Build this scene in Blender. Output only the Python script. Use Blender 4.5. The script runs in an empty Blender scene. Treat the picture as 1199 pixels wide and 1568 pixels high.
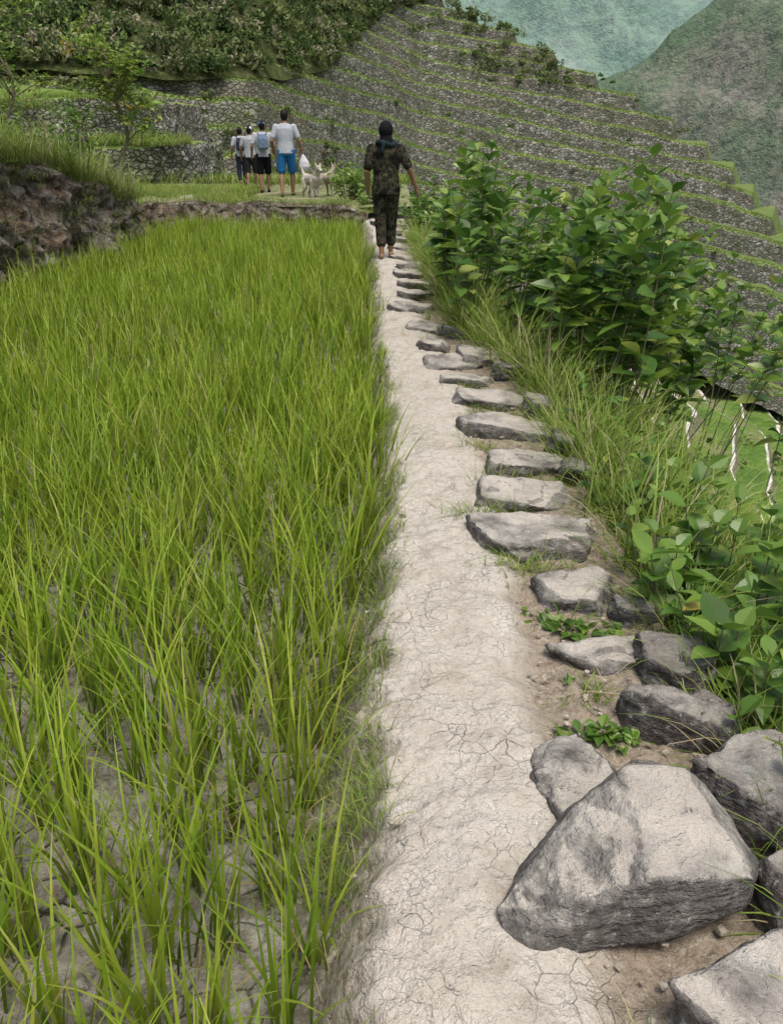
import bpy, bmesh, math, random
import numpy as np
from mathutils import Vector, noise, Matrix
rng=np.random.default_rng(7); random.seed(5)
scene=bpy.context.scene
D2=bpy.data
# ------------------------------------------------------------ helpers
def link(o,parent=None):
    scene.collection.objects.link(o)
    if parent: o.parent=parent
    return o
def empty(name,loc=(0,0,0),rotz=0,scale=1):
    e=D2.objects.new(name,None); e.location=loc; e.rotation_euler=(0,0,rotz); e.scale=(scale,)*3
    e.empty_display_size=.1
    return link(e)
def mk(name,V,F,mats,attrs=None,smooth=False,mi=None,parent=None):
    me=D2.meshes.new(name); V=np.asarray(V,dtype=np.float32).reshape(-1,3)
    if isinstance(F,np.ndarray):
        n,k=F.shape
        me.vertices.add(len(V)); me.vertices.foreach_set('co',V.ravel())
        me.loops.add(n*k); me.loops.foreach_set('vertex_index',F.astype(np.int32).ravel())
        me.polygons.add(n); me.polygons.foreach_set('loop_start',np.arange(n,dtype=np.int32)*k)
        try: me.polygons.foreach_set('loop_total',np.full(n,k,dtype=np.int32))
        except Exception: pass
        me.update(calc_edges=True)
    else:
        me.from_pydata(V.tolist(),[],F)
    for m in (mats if isinstance(mats,(list,tuple)) else [mats]): me.materials.append(m)
    if attrs:
        for a,v in attrs.items():
            at=me.attributes.new(a,'FLOAT','POINT'); at.data.foreach_set('value',np.asarray(v,dtype=np.float32).ravel())
    if mi is not None: me.polygons.foreach_set('material_index',np.asarray(mi,dtype=np.int32))
    me.polygons.foreach_set('use_smooth',np.full(len(me.polygons),smooth,dtype=bool))
    me.update()
    return link(D2.objects.new(name,me),parent)
def vn(x,y,s=0):
    x=np.asarray(x,float);y=np.asarray(y,float)
    xi=np.floor(x);yi=np.floor(y);fx=x-xi;fy=y-yi
    fx=fx*fx*(3-2*fx);fy=fy*fy*(3-2*fy)
    def h(a,b):
        v=np.sin(a*127.1+b*311.7+s*74.7)*43758.5453
        return v-np.floor(v)
    return (h(xi,yi)*(1-fx)+h(xi+1,yi)*fx)*(1-fy)+(h(xi,yi+1)*(1-fx)+h(xi+1,yi+1)*fx)*fy
def fbm(x,y,o=4,s=0):
    r=0;a=.5
    for i in range(o):
        r=r+a*(vn(x,y,s+i)-.5)*2;x=np.asarray(x)*2.03;y=np.asarray(y)*2.03;a*=.5
    return r
def gridF(nu,nv):
    i=np.arange(nu-1)[:,None]*nv+np.arange(nv-1)[None,:]
    i=i.ravel()
    return np.stack([i,i+nv,i+nv+1,i+1],1)
# ------------------------------------------------------------ node helpers
class M:
    def __init__(s,name,rough=.8,spec=.3):
        s.m=D2.materials.new(name); s.m.use_nodes=True; s.nt=s.m.node_tree
        s.b=s.nt.nodes['Principled BSDF']; s.out=s.nt.nodes['Material Output']
        s.b.inputs['Roughness'].default_value=rough; s.b.inputs['Specular IOR Level'].default_value=spec
        s.geo=s.nt.nodes.new('ShaderNodeNewGeometry'); s.pos=s.geo.outputs['Position']
    def n(s,t,**k):
        o=s.nt.nodes.new(t)
        for a,b in k.items(): setattr(o,a,b)
        return o
    def L(s,a,b): s.nt.links.new(a,b)
    def noise(s,scale,detail=4,rough=.55,vec=None,dist=0):
        o=s.n('ShaderNodeTexNoise'); o.inputs['Scale'].default_value=scale;o.inputs['Detail'].default_value=min(detail,6)
        o.inputs['Roughness'].default_value=rough;o.inputs['Distortion'].default_value=dist
        s.L(vec or s.pos,o.inputs['Vector']); return o.outputs['Fac']
    def vor(s,scale,feature='F1',vec=None,out='Distance'):
        o=s.n('ShaderNodeTexVoronoi',feature=feature); o.inputs['Scale'].default_value=scale
        s.L(vec or s.pos,o.inputs['Vector']); return o.outputs[out]
    def warp(s,scale,amt,stretch=(1,1,1)):
        o=s.n('ShaderNodeTexNoise'); o.inputs['Scale'].default_value=scale; o.inputs['Detail'].default_value=3
        s.L(s.pos,o.inputs['Vector'])
        v=s.n('ShaderNodeVectorMath',operation='MULTIPLY_ADD'); s.L(o.outputs['Color'],v.inputs[0])
        v.inputs[1].default_value=(amt,)*3
        mp=s.n('ShaderNodeVectorMath',operation='MULTIPLY'); s.L(s.pos,mp.inputs[0]); mp.inputs[1].default_value=stretch
        s.L(mp.outputs[0],v.inputs[2]); return v.outputs[0]
    def ramp(s,fac,stops,interp='LINEAR'):
        o=s.n('ShaderNodeValToRGB'); s.L(fac,o.inputs[0]); r=o.color_ramp; r.interpolation=interp
        while len(r.elements)<len(stops): r.elements.new(.5)
        for e,(p,c) in zip(r.elements,stops):
            e.position=p; e.color=(c,c,c,1) if isinstance(c,(int,float)) else (*c,1)
        return o.outputs[0]
    def mix(s,f,a,b,mode='MIX'):
        o=s.n('ShaderNodeMix',data_type='RGBA',blend_type=mode)
        for k,v in ((0,f),(6,a),(7,b)):
            if isinstance(v,(int,float)): o.inputs[k].default_value=v
            elif isinstance(v,tuple): o.inputs[k].default_value=(*v,1)
            else: s.L(v,o.inputs[k])
        return o.outputs[2]
    def math(s,op,a,b=None,clamp=False):
        o=s.n('ShaderNodeMath',operation=op,use_clamp=clamp)
        for k,v in ((0,a),(1,b)):
            if v is None: continue
            if isinstance(v,(int,float)): o.inputs[k].default_value=v
            else: s.L(v,o.inputs[k])
        return o.outputs[0]
    def attr(s,name):
        o=s.n('ShaderNodeAttribute'); o.attribute_name=name; return o.outputs['Fac']
    def nz(s):
        o=s.n('ShaderNodeSeparateXYZ'); s.L(s.geo.outputs['Normal'],o.inputs[0]); return o.outputs[2]
    def col(s,c):
        if isinstance(c,tuple): s.b.inputs['Base Color'].default_value=(*c,1)
        else: s.L(c,s.b.inputs['Base Color'])
    def bump(s,h,dist=.01,strength=1,prev=None):
        o=s.n('ShaderNodeBump'); o.inputs['Strength'].default_value=strength;o.inputs['Distance'].default_value=dist
        s.L(h,o.inputs['Height'])
        if prev is not None: s.L(prev,o.inputs['Normal'])
        s.L(o.outputs[0],s.b.inputs['Normal']); return o.outputs[0]
    def transl(s,c,f):
        t=s.n('ShaderNodeBsdfTranslucent'); s.L(c,t.inputs[0])
        mx=s.n('ShaderNodeMixShader'); mx.inputs[0].default_value=f
        s.L(s.b.outputs[0],mx.inputs[1]); s.L(t.outputs[0],mx.inputs[2]); s.L(mx.outputs[0],s.out.inputs[0])
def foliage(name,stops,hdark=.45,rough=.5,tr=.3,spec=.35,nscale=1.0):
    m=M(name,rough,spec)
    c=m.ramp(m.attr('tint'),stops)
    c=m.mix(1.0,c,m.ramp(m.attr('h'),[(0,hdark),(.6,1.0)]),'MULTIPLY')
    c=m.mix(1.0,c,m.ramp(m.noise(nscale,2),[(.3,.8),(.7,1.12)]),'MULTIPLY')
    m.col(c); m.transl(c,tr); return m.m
# ------------------------------------------------------------ materials
def mat_path():
    m=M('dry_cracked_mud',.92,.15)
    w=m.warp(9,.08)
    e1=m.vor(17,'DISTANCE_TO_EDGE',w); e2=m.vor(40,'DISTANCE_TO_EDGE',w)
    patch=m.ramp(m.noise(3.2,5,.65),[(.46,0),(.66,1)])
    patch2=m.ramp(m.noise(6,4,.65),[(.5,0),(.68,1)])
    k1=m.ramp(e1,[(0,1),(.02,0)]); k2=m.ramp(e2,[(0,.6),(.03,0)])
    k=m.math('MAXIMUM',m.math('MULTIPLY',k1,patch),m.math('MULTIPLY',k2,patch2))
    c=m.ramp(m.noise(6,6,.7),[(.3,(.38,.34,.285)),(.48,(.54,.505,.44)),(.7,(.67,.64,.575))])
    c=m.mix(m.ramp(m.noise(1.4,3),[(.45,0),(.7,.28)]),c,(.46,.38,.29))
    c=m.mix(m.ramp(m.noise(38,4,.7),[(.56,0),(.7,.5)]),c,(.32,.27,.21))
    fl=m.attr('flank')
    fc=m.ramp(m.noise(26,5,.75),[(.32,(.16,.13,.09)),(.48,(.38,.34,.27)),(.7,(.60,.56,.48))])
    c=m.mix(fl,c,fc)
    soil=m.ramp(m.noise(40,5,.7),[(.3,(.22,.175,.125)),(.6,(.38,.325,.255)),(.75,(.50,.46,.39))])
    c=m.mix(m.attr('soil'),c,soil)
    c=m.mix(m.math('MULTIPLY',k,.48),c,(.20,.16,.115))
    m.col(c)
    n1=m.bump(m.math('SUBTRACT',m.math('MULTIPLY',m.noise(11,6,.72),1.0),m.math('MULTIPLY',k,.18)),.045,1.0)
    m.bump(m.vor(26,'F1',w),.012,.5,n1); return m.m
def mat_fieldmud():
    m=M('field_mud',.6,.4)
    w=m.warp(6,.1); e=m.vor(9,'DISTANCE_TO_EDGE',w)
    k=m.math('MULTIPLY',m.ramp(e,[(0,1),(.05,0)]),m.ramp(m.noise(2,4,.65),[(.45,.1),(.6,1)]))
    c=m.ramp(m.noise(9,6,.75),[(.32,(.08,.075,.05)),(.46,(.26,.245,.195)),(.58,(.41,.395,.34)),(.75,(.54,.52,.47))])
    c=m.mix(m.math('MULTIPLY',k,.7),c,(.07,.06,.04)); m.col(c)
    m.bump(m.math('SUBTRACT',m.noise(14,6,.7),m.math('MULTIPLY',k,.5)),.06,1); return m.m
def mat_stone(name,lichen_shade=.5,dark=1.0,patch=.5,pale_topf=.75):
    m=M(name,.88,.2)
    g=lambda a,b,c:(a*dark,b*dark,c*dark)
    c=m.ramp(m.noise(7,6,.74,dist=.4),[(.3,g(.13,.12,.11)),(.42,g(.26,.25,.225)),(.52,g(.36,.345,.31)),(.68,g(.55,.53,.48))])
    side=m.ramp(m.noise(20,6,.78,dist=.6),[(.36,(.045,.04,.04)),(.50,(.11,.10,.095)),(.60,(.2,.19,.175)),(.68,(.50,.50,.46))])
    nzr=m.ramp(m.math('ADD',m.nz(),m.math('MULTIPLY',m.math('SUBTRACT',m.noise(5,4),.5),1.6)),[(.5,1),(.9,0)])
    c=m.mix(m.math('MULTIPLY',nzr,lichen_shade),c,side)  # shade of steep and undercut faces put into the colour, with lichen tones
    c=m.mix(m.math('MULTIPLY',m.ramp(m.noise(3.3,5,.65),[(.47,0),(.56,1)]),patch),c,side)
    dust=m.ramp(m.math('MULTIPLY',m.ramp(m.nz(),[(.75,0),(.95,1)]),m.noise(3.5,5)),[(.4,0),(.52,pale_topf)])  # upward faces turned paler, broken up by noise
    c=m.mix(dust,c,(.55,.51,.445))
    sp=m.ramp(m.noise(50,3,.6),[(.63,0),(.68,1)])
    c=m.mix(m.math('MULTIPLY',sp,.4*lichen_shade),c,(.55,.55,.51))
    m.col(c)
    lay=m.warp(6,.08,(2,2,14))
    n1=m.bump(m.noise(9,6,.72,dist=.3),.055,1)
    n2=m.bump(m.noise(3,4,.6,lay),.02,.8,n1)
    return m.m
def mat_bank():
    m=M('bank_earth_rock',.95,.15)
    c=m.ramp(m.noise(4,6,.78,dist=.5),[(.32,(.04,.032,.022)),(.44,(.16,.125,.09)),(.55,(.30,.265,.22)),(.68,(.50,.48,.44))])
    c=m.mix(m.ramp(m.noise(1.6,4),[(.5,0),(.62,.45)]),c,(.22,.14,.08)); m.col(c)
    e=m.vor(3.5,'DISTANCE_TO_EDGE',m.warp(3,.3))
    n1=m.bump(m.ramp(e,[(0,0),(.2,1)]),.12,1); m.bump(m.noise(8,6,.7),.08,1,n1); return m.m
def mat_wall(name,sc,hue=1.0,top=.8,moss=.44,nw=1.3,mossf=.85):
    m=M(name,.95,.1)
    st=m.warp(.8,.35,(1,1,1.7))
    cell=m.vor(sc,'F1',st,'Color'); e=m.vor(sc,'DISTANCE_TO_EDGE',st)
    sh=m.n('ShaderNodeSeparateColor'); m.L(cell,sh.inputs[0])
    g=lambda a,b,c:(a*hue,b*hue,c*hue)
    c=m.ramp(sh.outputs[0],[(0,g(.09,.09,.078)),(.5,g(.17,.168,.145)),(1,g(.30,.295,.265))])
    c=m.mix(m.ramp(e,[(0,.6),(.12,0)]),c,(.055,.058,.042))
    gr=m.ramp(m.noise(2.5,4),[(.3,(.06,.085,.035)),(.7,(.15,.18,.07))])
    c=m.mix(m.ramp(m.noise(.3,6,.78),[(moss,0),(moss+.14,mossf)]),c,gr)
    c=m.mix(m.ramp(m.noise(.09,5,.65),[(.5,0),(.64,.5)]),c,(.21,.185,.135))
    t=m.math('ADD',m.attr('wh'),m.math('MULTIPLY',m.math('SUBTRACT',m.noise(.8,5,.7),.5),nw))
    c=m.mix(m.ramp(t,[(top,0),(top+.10,.95)]),c,m.ramp(m.noise(1.2,4),[(.3,(.14,.215,.055)),(.7,(.26,.34,.11))]))
    m.col(c); m.bump(m.math('ADD',m.ramp(e,[(0,0),(.15,1)]),m.noise(3,4)),.12,1); return m.m
def mat_ground(name,stops,sc=1.2,bd=.05):
    m=M(name,.95,.1); c=m.ramp(m.noise(sc,6,.72),stops)
    c=m.mix(1.0,c,m.ramp(m.noise(sc*12,3),[(.3,.65),(.7,1.25)]),'MULTIPLY')
    m.col(c); m.bump(m.noise(sc*8,5,.7),bd,1); return m.m
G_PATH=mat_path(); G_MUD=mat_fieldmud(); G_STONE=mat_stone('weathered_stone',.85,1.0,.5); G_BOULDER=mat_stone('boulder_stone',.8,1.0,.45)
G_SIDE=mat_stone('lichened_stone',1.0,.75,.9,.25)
G_BANK=mat_bank(); G_WALLF=mat_wall('drystone_wall_far',2.2,1.35,.74,.47,.55,.6); G_WALLN=mat_wall('drystone_wall_near',5.5,1.4,2,.46)
G_TREAD=mat_ground('terrace_grass',[(.3,(.10,.14,.04)),(.5,(.16,.25,.055)),(.7,(.23,.29,.09))],.5)
G_TREADF=mat_ground('terrace_grass_far',[(.3,(.10,.14,.045)),(.5,(.14,.20,.06)),(.7,(.20,.23,.10))],.5)
G_SLOPE=mat_ground('slope_undergrowth',[(.3,(.03,.042,.016)),(.5,(.07,.095,.03)),(.7,(.16,.14,.08))],1.5)
G_DIRT=mat_ground('terrace_dirt',[(.3,(.12,.16,.05)),(.5,(.20,.22,.10)),(.7,(.40,.36,.28))],.8)
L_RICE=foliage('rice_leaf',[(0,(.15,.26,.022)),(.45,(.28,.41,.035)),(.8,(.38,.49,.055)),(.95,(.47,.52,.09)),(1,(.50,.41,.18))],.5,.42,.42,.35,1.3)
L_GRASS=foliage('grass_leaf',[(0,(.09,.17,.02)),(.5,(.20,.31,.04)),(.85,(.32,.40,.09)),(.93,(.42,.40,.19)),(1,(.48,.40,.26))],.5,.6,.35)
L_BROAD=foliage('broad_leaf',[(0,(.055,.13,.022)),(.45,(.125,.24,.038)),(.85,(.22,.35,.055)),(.98,(.30,.37,.07)),(1,(.42,.32,.08))],1.0,.36,.35,.5,3)
L_FAR=foliage('far_shrub_leaf',[(0,(.04,.075,.026)),(.4,(.11,.175,.055)),(.7,(.20,.28,.09)),(.88,(.29,.30,.15)),(1,(.43,.39,.29))],.5,.8,.18,.1,.15)
L_FTER=foliage('terrace_tuft_leaf',[(0,(.12,.18,.045)),(.5,(.22,.31,.08)),(.85,(.29,.37,.11)),(1,(.36,.34,.2))],.8,.8,.25,.1,.15)
def bark():
    m=M('bark',.9,.1); m.col(m.ramp(m.noise(20,4),[(.3,(.09,.08,.05)),(.7,(.24,.21,.14))])); return m.m
G_BARK=bark()
def plain(name,c,rough=.8,sc=30,var=.2,spec=.2):
    m=M(name,rough,spec); a=tuple(x*(1-var) for x in c); b=tuple(min(1,x*(1+var)) for x in c)
    m.col(m.ramp(m.noise(sc,3),[(.35,a),(.65,b)])); m.bump(m.noise(sc*.6,3),.012,.6); return m.m
# ------------------------------------------------------------ plant builders
class Bag:
    def __init__(s): s.V=[];s.F=[];s.t=[];s.h=[];s.n=0
    def add(s,V,F,t,h):
        V=V.reshape(-1,3); s.V.append(V);s.F.append(F+s.n);s.t.append(np.asarray(t,float).ravel());s.h.append(np.asarray(h,float).ravel());s.n+=len(V)
    def make(s,name,mat,parent=None,smooth=False):
        if not s.V: return
        return mk(name,np.concatenate(s.V),np.concatenate(s.F),mat,{'tint':np.concatenate(s.t),'h':np.concatenate(s.h)},smooth,parent=parent)
def blades(bag,P,az,L,W,lean,curl,segs=4,tint=None,tipw=.05):
    N=len(P); P=np.asarray(P,float)
    bc=lambda a: np.broadcast_to(np.asarray(a,float),(N,))
    az,L,W,lean,curl=map(bc,(az,L,W,lean,curl))
    tint=rng.random(N) if tint is None else bc(tint)
    V=np.zeros((N,segs+1,2,3)); x=np.zeros(N); z=np.zeros(N)
    tw=az+np.pi/2+rng.normal(0,.35,N)
    side=np.stack([np.cos(tw),np.sin(tw),np.zeros(N)],1)
    for i in range(segs+1):
        s=i/segs
        w=W*(.55+.9*s if s<.4 else (1-s)/.6*.91+tipw)*.5
        c=P+np.stack([np.cos(az)*x,np.sin(az)*x,z],1)
        V[:,i,0]=c-side*w[:,None]; V[:,i,1]=c+side*w[:,None]
        ph=lean+curl*((i+.5)/segs)**1.5*1.3
        x=x+np.sin(ph)*L/segs; z=z+np.cos(ph)*L/segs
    b=(np.arange(N)*(segs+1)*2)[:,None]+(np.arange(segs)*2)[None,:]; b=b.ravel()
    F=np.stack([b,b+1,b+3,b+2],1)
    h=np.broadcast_to(np.linspace(0,1,segs+1)[None,:,None],(N,segs+1,2))
    bag.add(V,F,np.repeat(tint,(segs+1)*2),h)
def tufts(bag,P,nb,L,W,lean=(.05,.5),curl=(.2,1.0),spread=.03,segs=4,tlo=0,thi=1):
    P=np.asarray(P,float); N=len(P)*nb
    Q=np.repeat(P,nb,0)+np.concatenate([rng.normal(0,spread,(N,2)),np.zeros((N,1))],1)
    base=np.repeat(rng.uniform(-.15,.15,len(P)),nb)
    sc=np.repeat(rng.uniform(.75,1.2,len(P)),nb)
    blades(bag,Q,rng.uniform(0,6.283,N),rng.uniform(*L,N)*sc,rng.uniform(*W,N),rng.uniform(*lean,N),rng.uniform(*curl,N),segs,
           np.clip(rng.uniform(tlo,thi,N)+base,0,1))
prof=[(0,.04),(.15,.55),(.38,1),(.62,.86),(.84,.42),(1,.0)]
def leaves(bag,P,D,L,W,droop=.25,tint=None,fold=.22):
    P=np.asarray(P,float);D=np.asarray(D,float);N=len(P)
    if N==0:return
    D=D/np.linalg.norm(D,axis=1,keepdims=True)
    L=np.broadcast_to(np.asarray(L,float),(N,));W=np.broadcast_to(np.asarray(W,float),(N,))
    up=np.tile([0,0,1.],(N,1))+rng.normal(0,.3,(N,3))
    side=np.cross(D,up);side/=np.linalg.norm(side,axis=1,keepdims=True)+1e-6
    nr=np.cross(side,D)
    V=np.zeros((N,len(prof),3,3))
    for i,(s,w) in enumerate(prof):
        c=P+D*(s*L)[:,None]; c[:,2]-=droop*s*s*L
        hw=(w*W*.5)[:,None]
        V[:,i,0]=c-side*hw+nr*hw*fold; V[:,i,1]=c-nr*hw*fold*.5; V[:,i,2]=c+side*hw+nr*hw*fold
    r=len(prof); b=(np.arange(N)*r*3)[:,None,None]+(np.arange(r-1)*3)[None,:,None]+np.arange(2)[None,None,:]; b=b.ravel()
    F=np.stack([b,b+1,b+4,b+3],1)
    tint=rng.random(N) if tint is None else np.broadcast_to(tint,(N,))
    bag.add(V,F,np.repeat(tint,r*3),np.ones(N*r*3))
def tube(P,R,sides=6):
    P=np.asarray(P,float); n=len(P); V=[];F=[]
    for i in range(n):
        t=P[min(i+1,n-1)]-P[max(i-1,0)]; t=t/(np.linalg.norm(t)+1e-9)
        a=np.cross(t,[0,0,1.] if abs(t[2])<.9 else [1.,0,0]); a/=np.linalg.norm(a); b=np.cross(t,a)
        th=np.arange(sides)/sides*2*np.pi
        V.append(P[i]+R[i]*(np.cos(th)[:,None]*a+np.sin(th)[:,None]*b))
    for i in range(n-1):
        for j in range(sides):
            k=(j+1)%sides; F.append((i*sides+j,i*sides+k,(i+1)*sides+k,(i+1)*sides+j))
    return np.concatenate(V),np.array(F)
def stem(leafbag,woodbag,base,top,nl,LL,WL,start=.45,bend=.15,r=.008,opposite=True,tlo=0.,thi=1.):
    base=np.array(base,float);top=np.array(top,float); n=7
    s=np.linspace(0,1,n)[:,None]; off=rng.normal(0,bend,3)*np.linalg.norm(top-base)*.5
    P=base+(top-base)*s+off*np.sin(s*np.pi)*.5
    V,F=tube(P,np.linspace(r,r*.35,n),5); woodbag.add(V,F,np.zeros(len(V)),np.ones(len(V)))
    ss=np.linspace(start,1,nl)+rng.normal(0,.01,nl); ang0=rng.uniform(0,6.28); LP=[];LD=[];LS=[]
    for i,q in enumerate(np.clip(ss,0,1)):
        c=base+(top-base)*q+off*math.sin(q*math.pi)*.5
        angs=[ang0+i*1.57,ang0+i*1.57+3.14] if opposite else [ang0+i*2.4]
        for a in angs:
            a+=rng.normal(0,.25); up=.15+.9*max(0,(q-.6))/.4+rng.normal(0,.2)
            d=np.array([math.cos(a),math.sin(a),up]); LP.append(c); LD.append(d); LS.append((1.05-.45*abs(q-.75)/.4)*rng.uniform(.65,1.15))
    LS=np.array(LS)
    bt=rng.uniform(-.15,.15)
    leaves(leafbag,np.array(LP),np.array(LD),LL*LS,WL*LS,rng.uniform(.15,.5),np.clip(rng.uniform(tlo,thi,len(LP))+bt,0,1 if random.random()<.12 else .975))
# ------------------------------------------------------------ plan curves
YY=[-3,0,1,2.2,3.2,4,5,7,8.5,10.7,14.3,16,20]
cL=lambda y: np.interp(y,YY,[-.04,-.02,.0,.0,.05,.07,.03,-.05,-.1,-.17,-.3,-.5,-1.2])
eR=lambda y: np.interp(y,[-3,1,2,4,5.3,6,7,8,10.7,14,16,22,40,60],[1.1,1.05,.98,.95,.95,.8,.62,.55,.45,.35,.3,.3,1.2,0])
FZ=-.31
ys=np.concatenate([np.arange(.2,4,.014),np.arange(4,8,.03),np.arange(8,17,.07)]); xs=np.linspace(-.5,1.1,120)
Yg,Tg=np.meshgrid(ys,xs,indexing='ij')
cl=cL(Yg); er=eR(Yg)
Xg=np.where(Tg<0,cl+Tg*1.0,cl+(er-cl+.12)*Tg/1.1)
u=Xg-cl+.05*fbm(Yg*3,Yg*0+3)+.05*fbm(Yg*9,Xg*9,3,3)
fl=np.clip(-u/.24,0,1); fls=fl*fl*(3-2*fl)
Z=-fls*.33 -.02*np.clip(1-u/.14,0,1)**2*(u>-.0)-.02*(u<=0) + .022*fbm(Xg*5,Yg*4,4,3)+.010*fbm(Xg*22,Yg*22,3,9)
steps=.024*fbm(Xg*3.5,Yg*7,3,21); Z+=steps*(1-fls)
soil=np.clip((u-np.minimum(.38,(er-cl)*.5)-.05*fbm(Xg*4,Yg*5,3,30))/.1,0,1)
Z-=soil*(.03+.02*fbm(Xg*12,Yg*12,3,14)); Z-=np.clip((Xg-er)/.12,0,1)*.12
edge=np.clip(1-np.abs(u+.06)/.12,0,1)
Z+=fls*.06*fbm(Xg*12,Yg*12,4,4)+edge*.04*np.abs(fbm(Xg*18,Yg*18,3,41))
mk('mud_path',np.stack([Xg,Yg,Z],-1),gridF(len(ys),len(xs))[:,::-1],G_PATH,{'flank':np.clip((-u-.01)/.07,0,1),'soil':soil},True)
ys=np.linspace(-1,16.3,260); xs=np.linspace(-7,.02,130); Yg,Xg=np.meshgrid(ys,xs,indexing='ij')
Z=FZ+.06*fbm(Xg*4,Yg*4,4,2)
mk('rice_field_mud',np.stack([Xg,Yg,Z],-1),gridF(len(ys),len(xs))[:,::-1],G_MUD,None,True)
# rice
bl=lambda y: np.interp(y,[-1,2,6,9,11,13,14,15,16],[-6,-5.5,-4.9,-4.4,-4.2,-3.95,-4.0,-4.0,-3.8])
pts=[]
y=-.4
while y<15.7:
    dx=.175 if y<2.6 else .165 if y<6 else .20
    for x in np.arange(bl(y),cL(y)-(.17 if y<3 else .12),dx):
        if abs(x)>y*.62+1.4: continue
        pts.append((x+rng.normal(0,.028),y+rng.normal(0,.028),FZ))
    y+=.19 if y<2.6 else .17 if y<6 else .22
pts=np.array(pts); near=pts[pts[:,1]<4.5]; far=pts[pts[:,1]>=4.5]
b=Bag()
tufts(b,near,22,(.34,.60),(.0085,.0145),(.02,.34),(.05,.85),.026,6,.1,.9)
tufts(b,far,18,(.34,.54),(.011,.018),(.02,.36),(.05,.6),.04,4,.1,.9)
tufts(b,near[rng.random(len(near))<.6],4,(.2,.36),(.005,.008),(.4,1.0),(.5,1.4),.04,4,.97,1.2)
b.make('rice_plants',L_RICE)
n=4600; y=.4+12*rng.random(n)**1.2; off=rng.uniform(-.30,-.02,n)
keep=(vn(y*2.5,y*0,5)>.3)&(rng.random(n)<.3+2.2*np.abs(off))
y=y[keep];off=off[keep]; t=np.clip(-off/.24,0,1)
b=Bag(); tufts(b,np.stack([cL(y)+off,y,-t*t*(3-2*t)*.33-.02],1),9,(.03,.13),(.0025,.005),(.1,.9),(.2,1),.02,3,.3,.95); b.make('path_edge_grass',L_GRASS)
# ------------------------------------------------------------ outer slope
def sz(x,y):
    d=np.maximum(x-eR(y),0)
    return np.maximum(-.1-.06*np.maximum(y-20,0)-.8*np.minimum(d,2.6)-1.35*np.maximum(d-2.6,0)+.14*fbm(x*1.3,y*1.3,4,8)*np.minimum(d*2,1),-40)
ys=np.concatenate([np.arange(-3,14,.12),np.geomspace(14,60,30)]); ds=np.concatenate([np.linspace(0,5,50),np.geomspace(5.3,34,22)])
Yg,Dg=np.meshgrid(ys,ds,indexing='ij'); Xg=eR(Yg)+Dg
mk('hillside_ground',np.stack([Xg,Yg,sz(Xg,Yg)],-1),gridF(len(ys),len(ds))[:,::-1],G_SLOPE,None,True)
b=Bag()
n=3400; y=.6+12.5*rng.random(n)**1.1; d=.02+2.8*rng.random(n)**1.7; x=eR(y)+d
P=np.stack([x,y,sz(x,y)-.02],1); k=(vn(x*1.2,y*1.2,40)>.33)|(d<.5)&(rng.random(n)<.9); P=P[k]
tufts(b,P[P[:,1]<5],13,(.24,.52),(.005,.009),(.1,.8),(.3,1.4),.05,5,.15,1.0)
tufts(b,P[P[:,1]>=5],13,(.3,.6),(.008,.014),(.05,.6),(.3,1.3),.06,4,.2,.95)
n=440; y=rng.uniform(2.8,11,n); x=eR(y)+rng.uniform(.03,.9,n); P=np.stack([x,y,sz(x,y)],1)
tufts(b,P,14,(.42,.78),(.007,.013),(.05,.5),(.3,1.2),.05,5,.35,.97)
b.make('hillside_grass',L_GRASS)
lb=Bag();wb=Bag()
for i in range(400):
    y=.9+8*random.random()**1.1; d=.1+2.8*random.random()**1.2; x=float(eR(y))+d; z=float(sz(x,y)); h=random.uniform(.2,.55)
    stem(lb,wb,(x,y,z),(x+random.gauss(0,.12),y+random.gauss(0,.12),z+h),5,.11,.055,.35,r=.004,thi=.9)
e=empty('weed_patch'); lb.make('weed_leaves',L_BROAD,e); wb.make('weed_stems',G_BARK,e)
for (x,y,h,LL,nl) in [(1.10,1.90,.34,.16,4),(1.12,2.2,.45,.18,4),(1.08,2.55,.42,.17,4),(1.22,1.95,.5,.19,4),(1.28,2.35,.6,.19,5),(1.5,2.1,.75,.2,5),(1.32,2.75,.65,.18,5),(1.62,2.6,.8,.19,5),(1.55,3.1,.75,.17,5),(1.85,3.2,.95,.17,6),(1.25,3.3,.55,.15,5),(1.15,1.62,.25,.13,4)]:
    e=empty('broadleaf_plant'); lb=Bag();wb=Bag(); z=float(sz(x,y))
    for j in range(5):
        a=random.uniform(0,6.28); q=random.uniform(.05,.22)
        stem(lb,wb,(x+.04*math.cos(a),y+.04*math.sin(a),z),(x+q*math.cos(a),y+q*math.sin(a),z+h*random.uniform(.6,1.05)),nl,LL,LL*.58,.35,r=.006,tlo=.1,thi=.85)
    lb.make('leaves',L_BROAD,e); wb.make('stems',G_BARK,e)
def crest(tx): return np.interp(tx,[.05,.08,.10,.12,.15,.18,.21,.25,.29,.33,.35,.40,.45,.5],[-.09,-.05,-.025,-.02,-.07,-.065,-.10,-.05,-.045,-.085,-.12,-.16,-.185,-.2])
groups=[(.06,.14,6.6,10.5,36,.5,.36,.22),(.14,.24,6.2,9.5,50,.5,.46,.22),(.22,.33,5.2,8.8,74,.45,.5,.22),(.32,.39,5.2,8.6,40,.55,.42,.21),(.39,.52,5.4,8.6,18,.66,.16,.17)]
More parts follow.
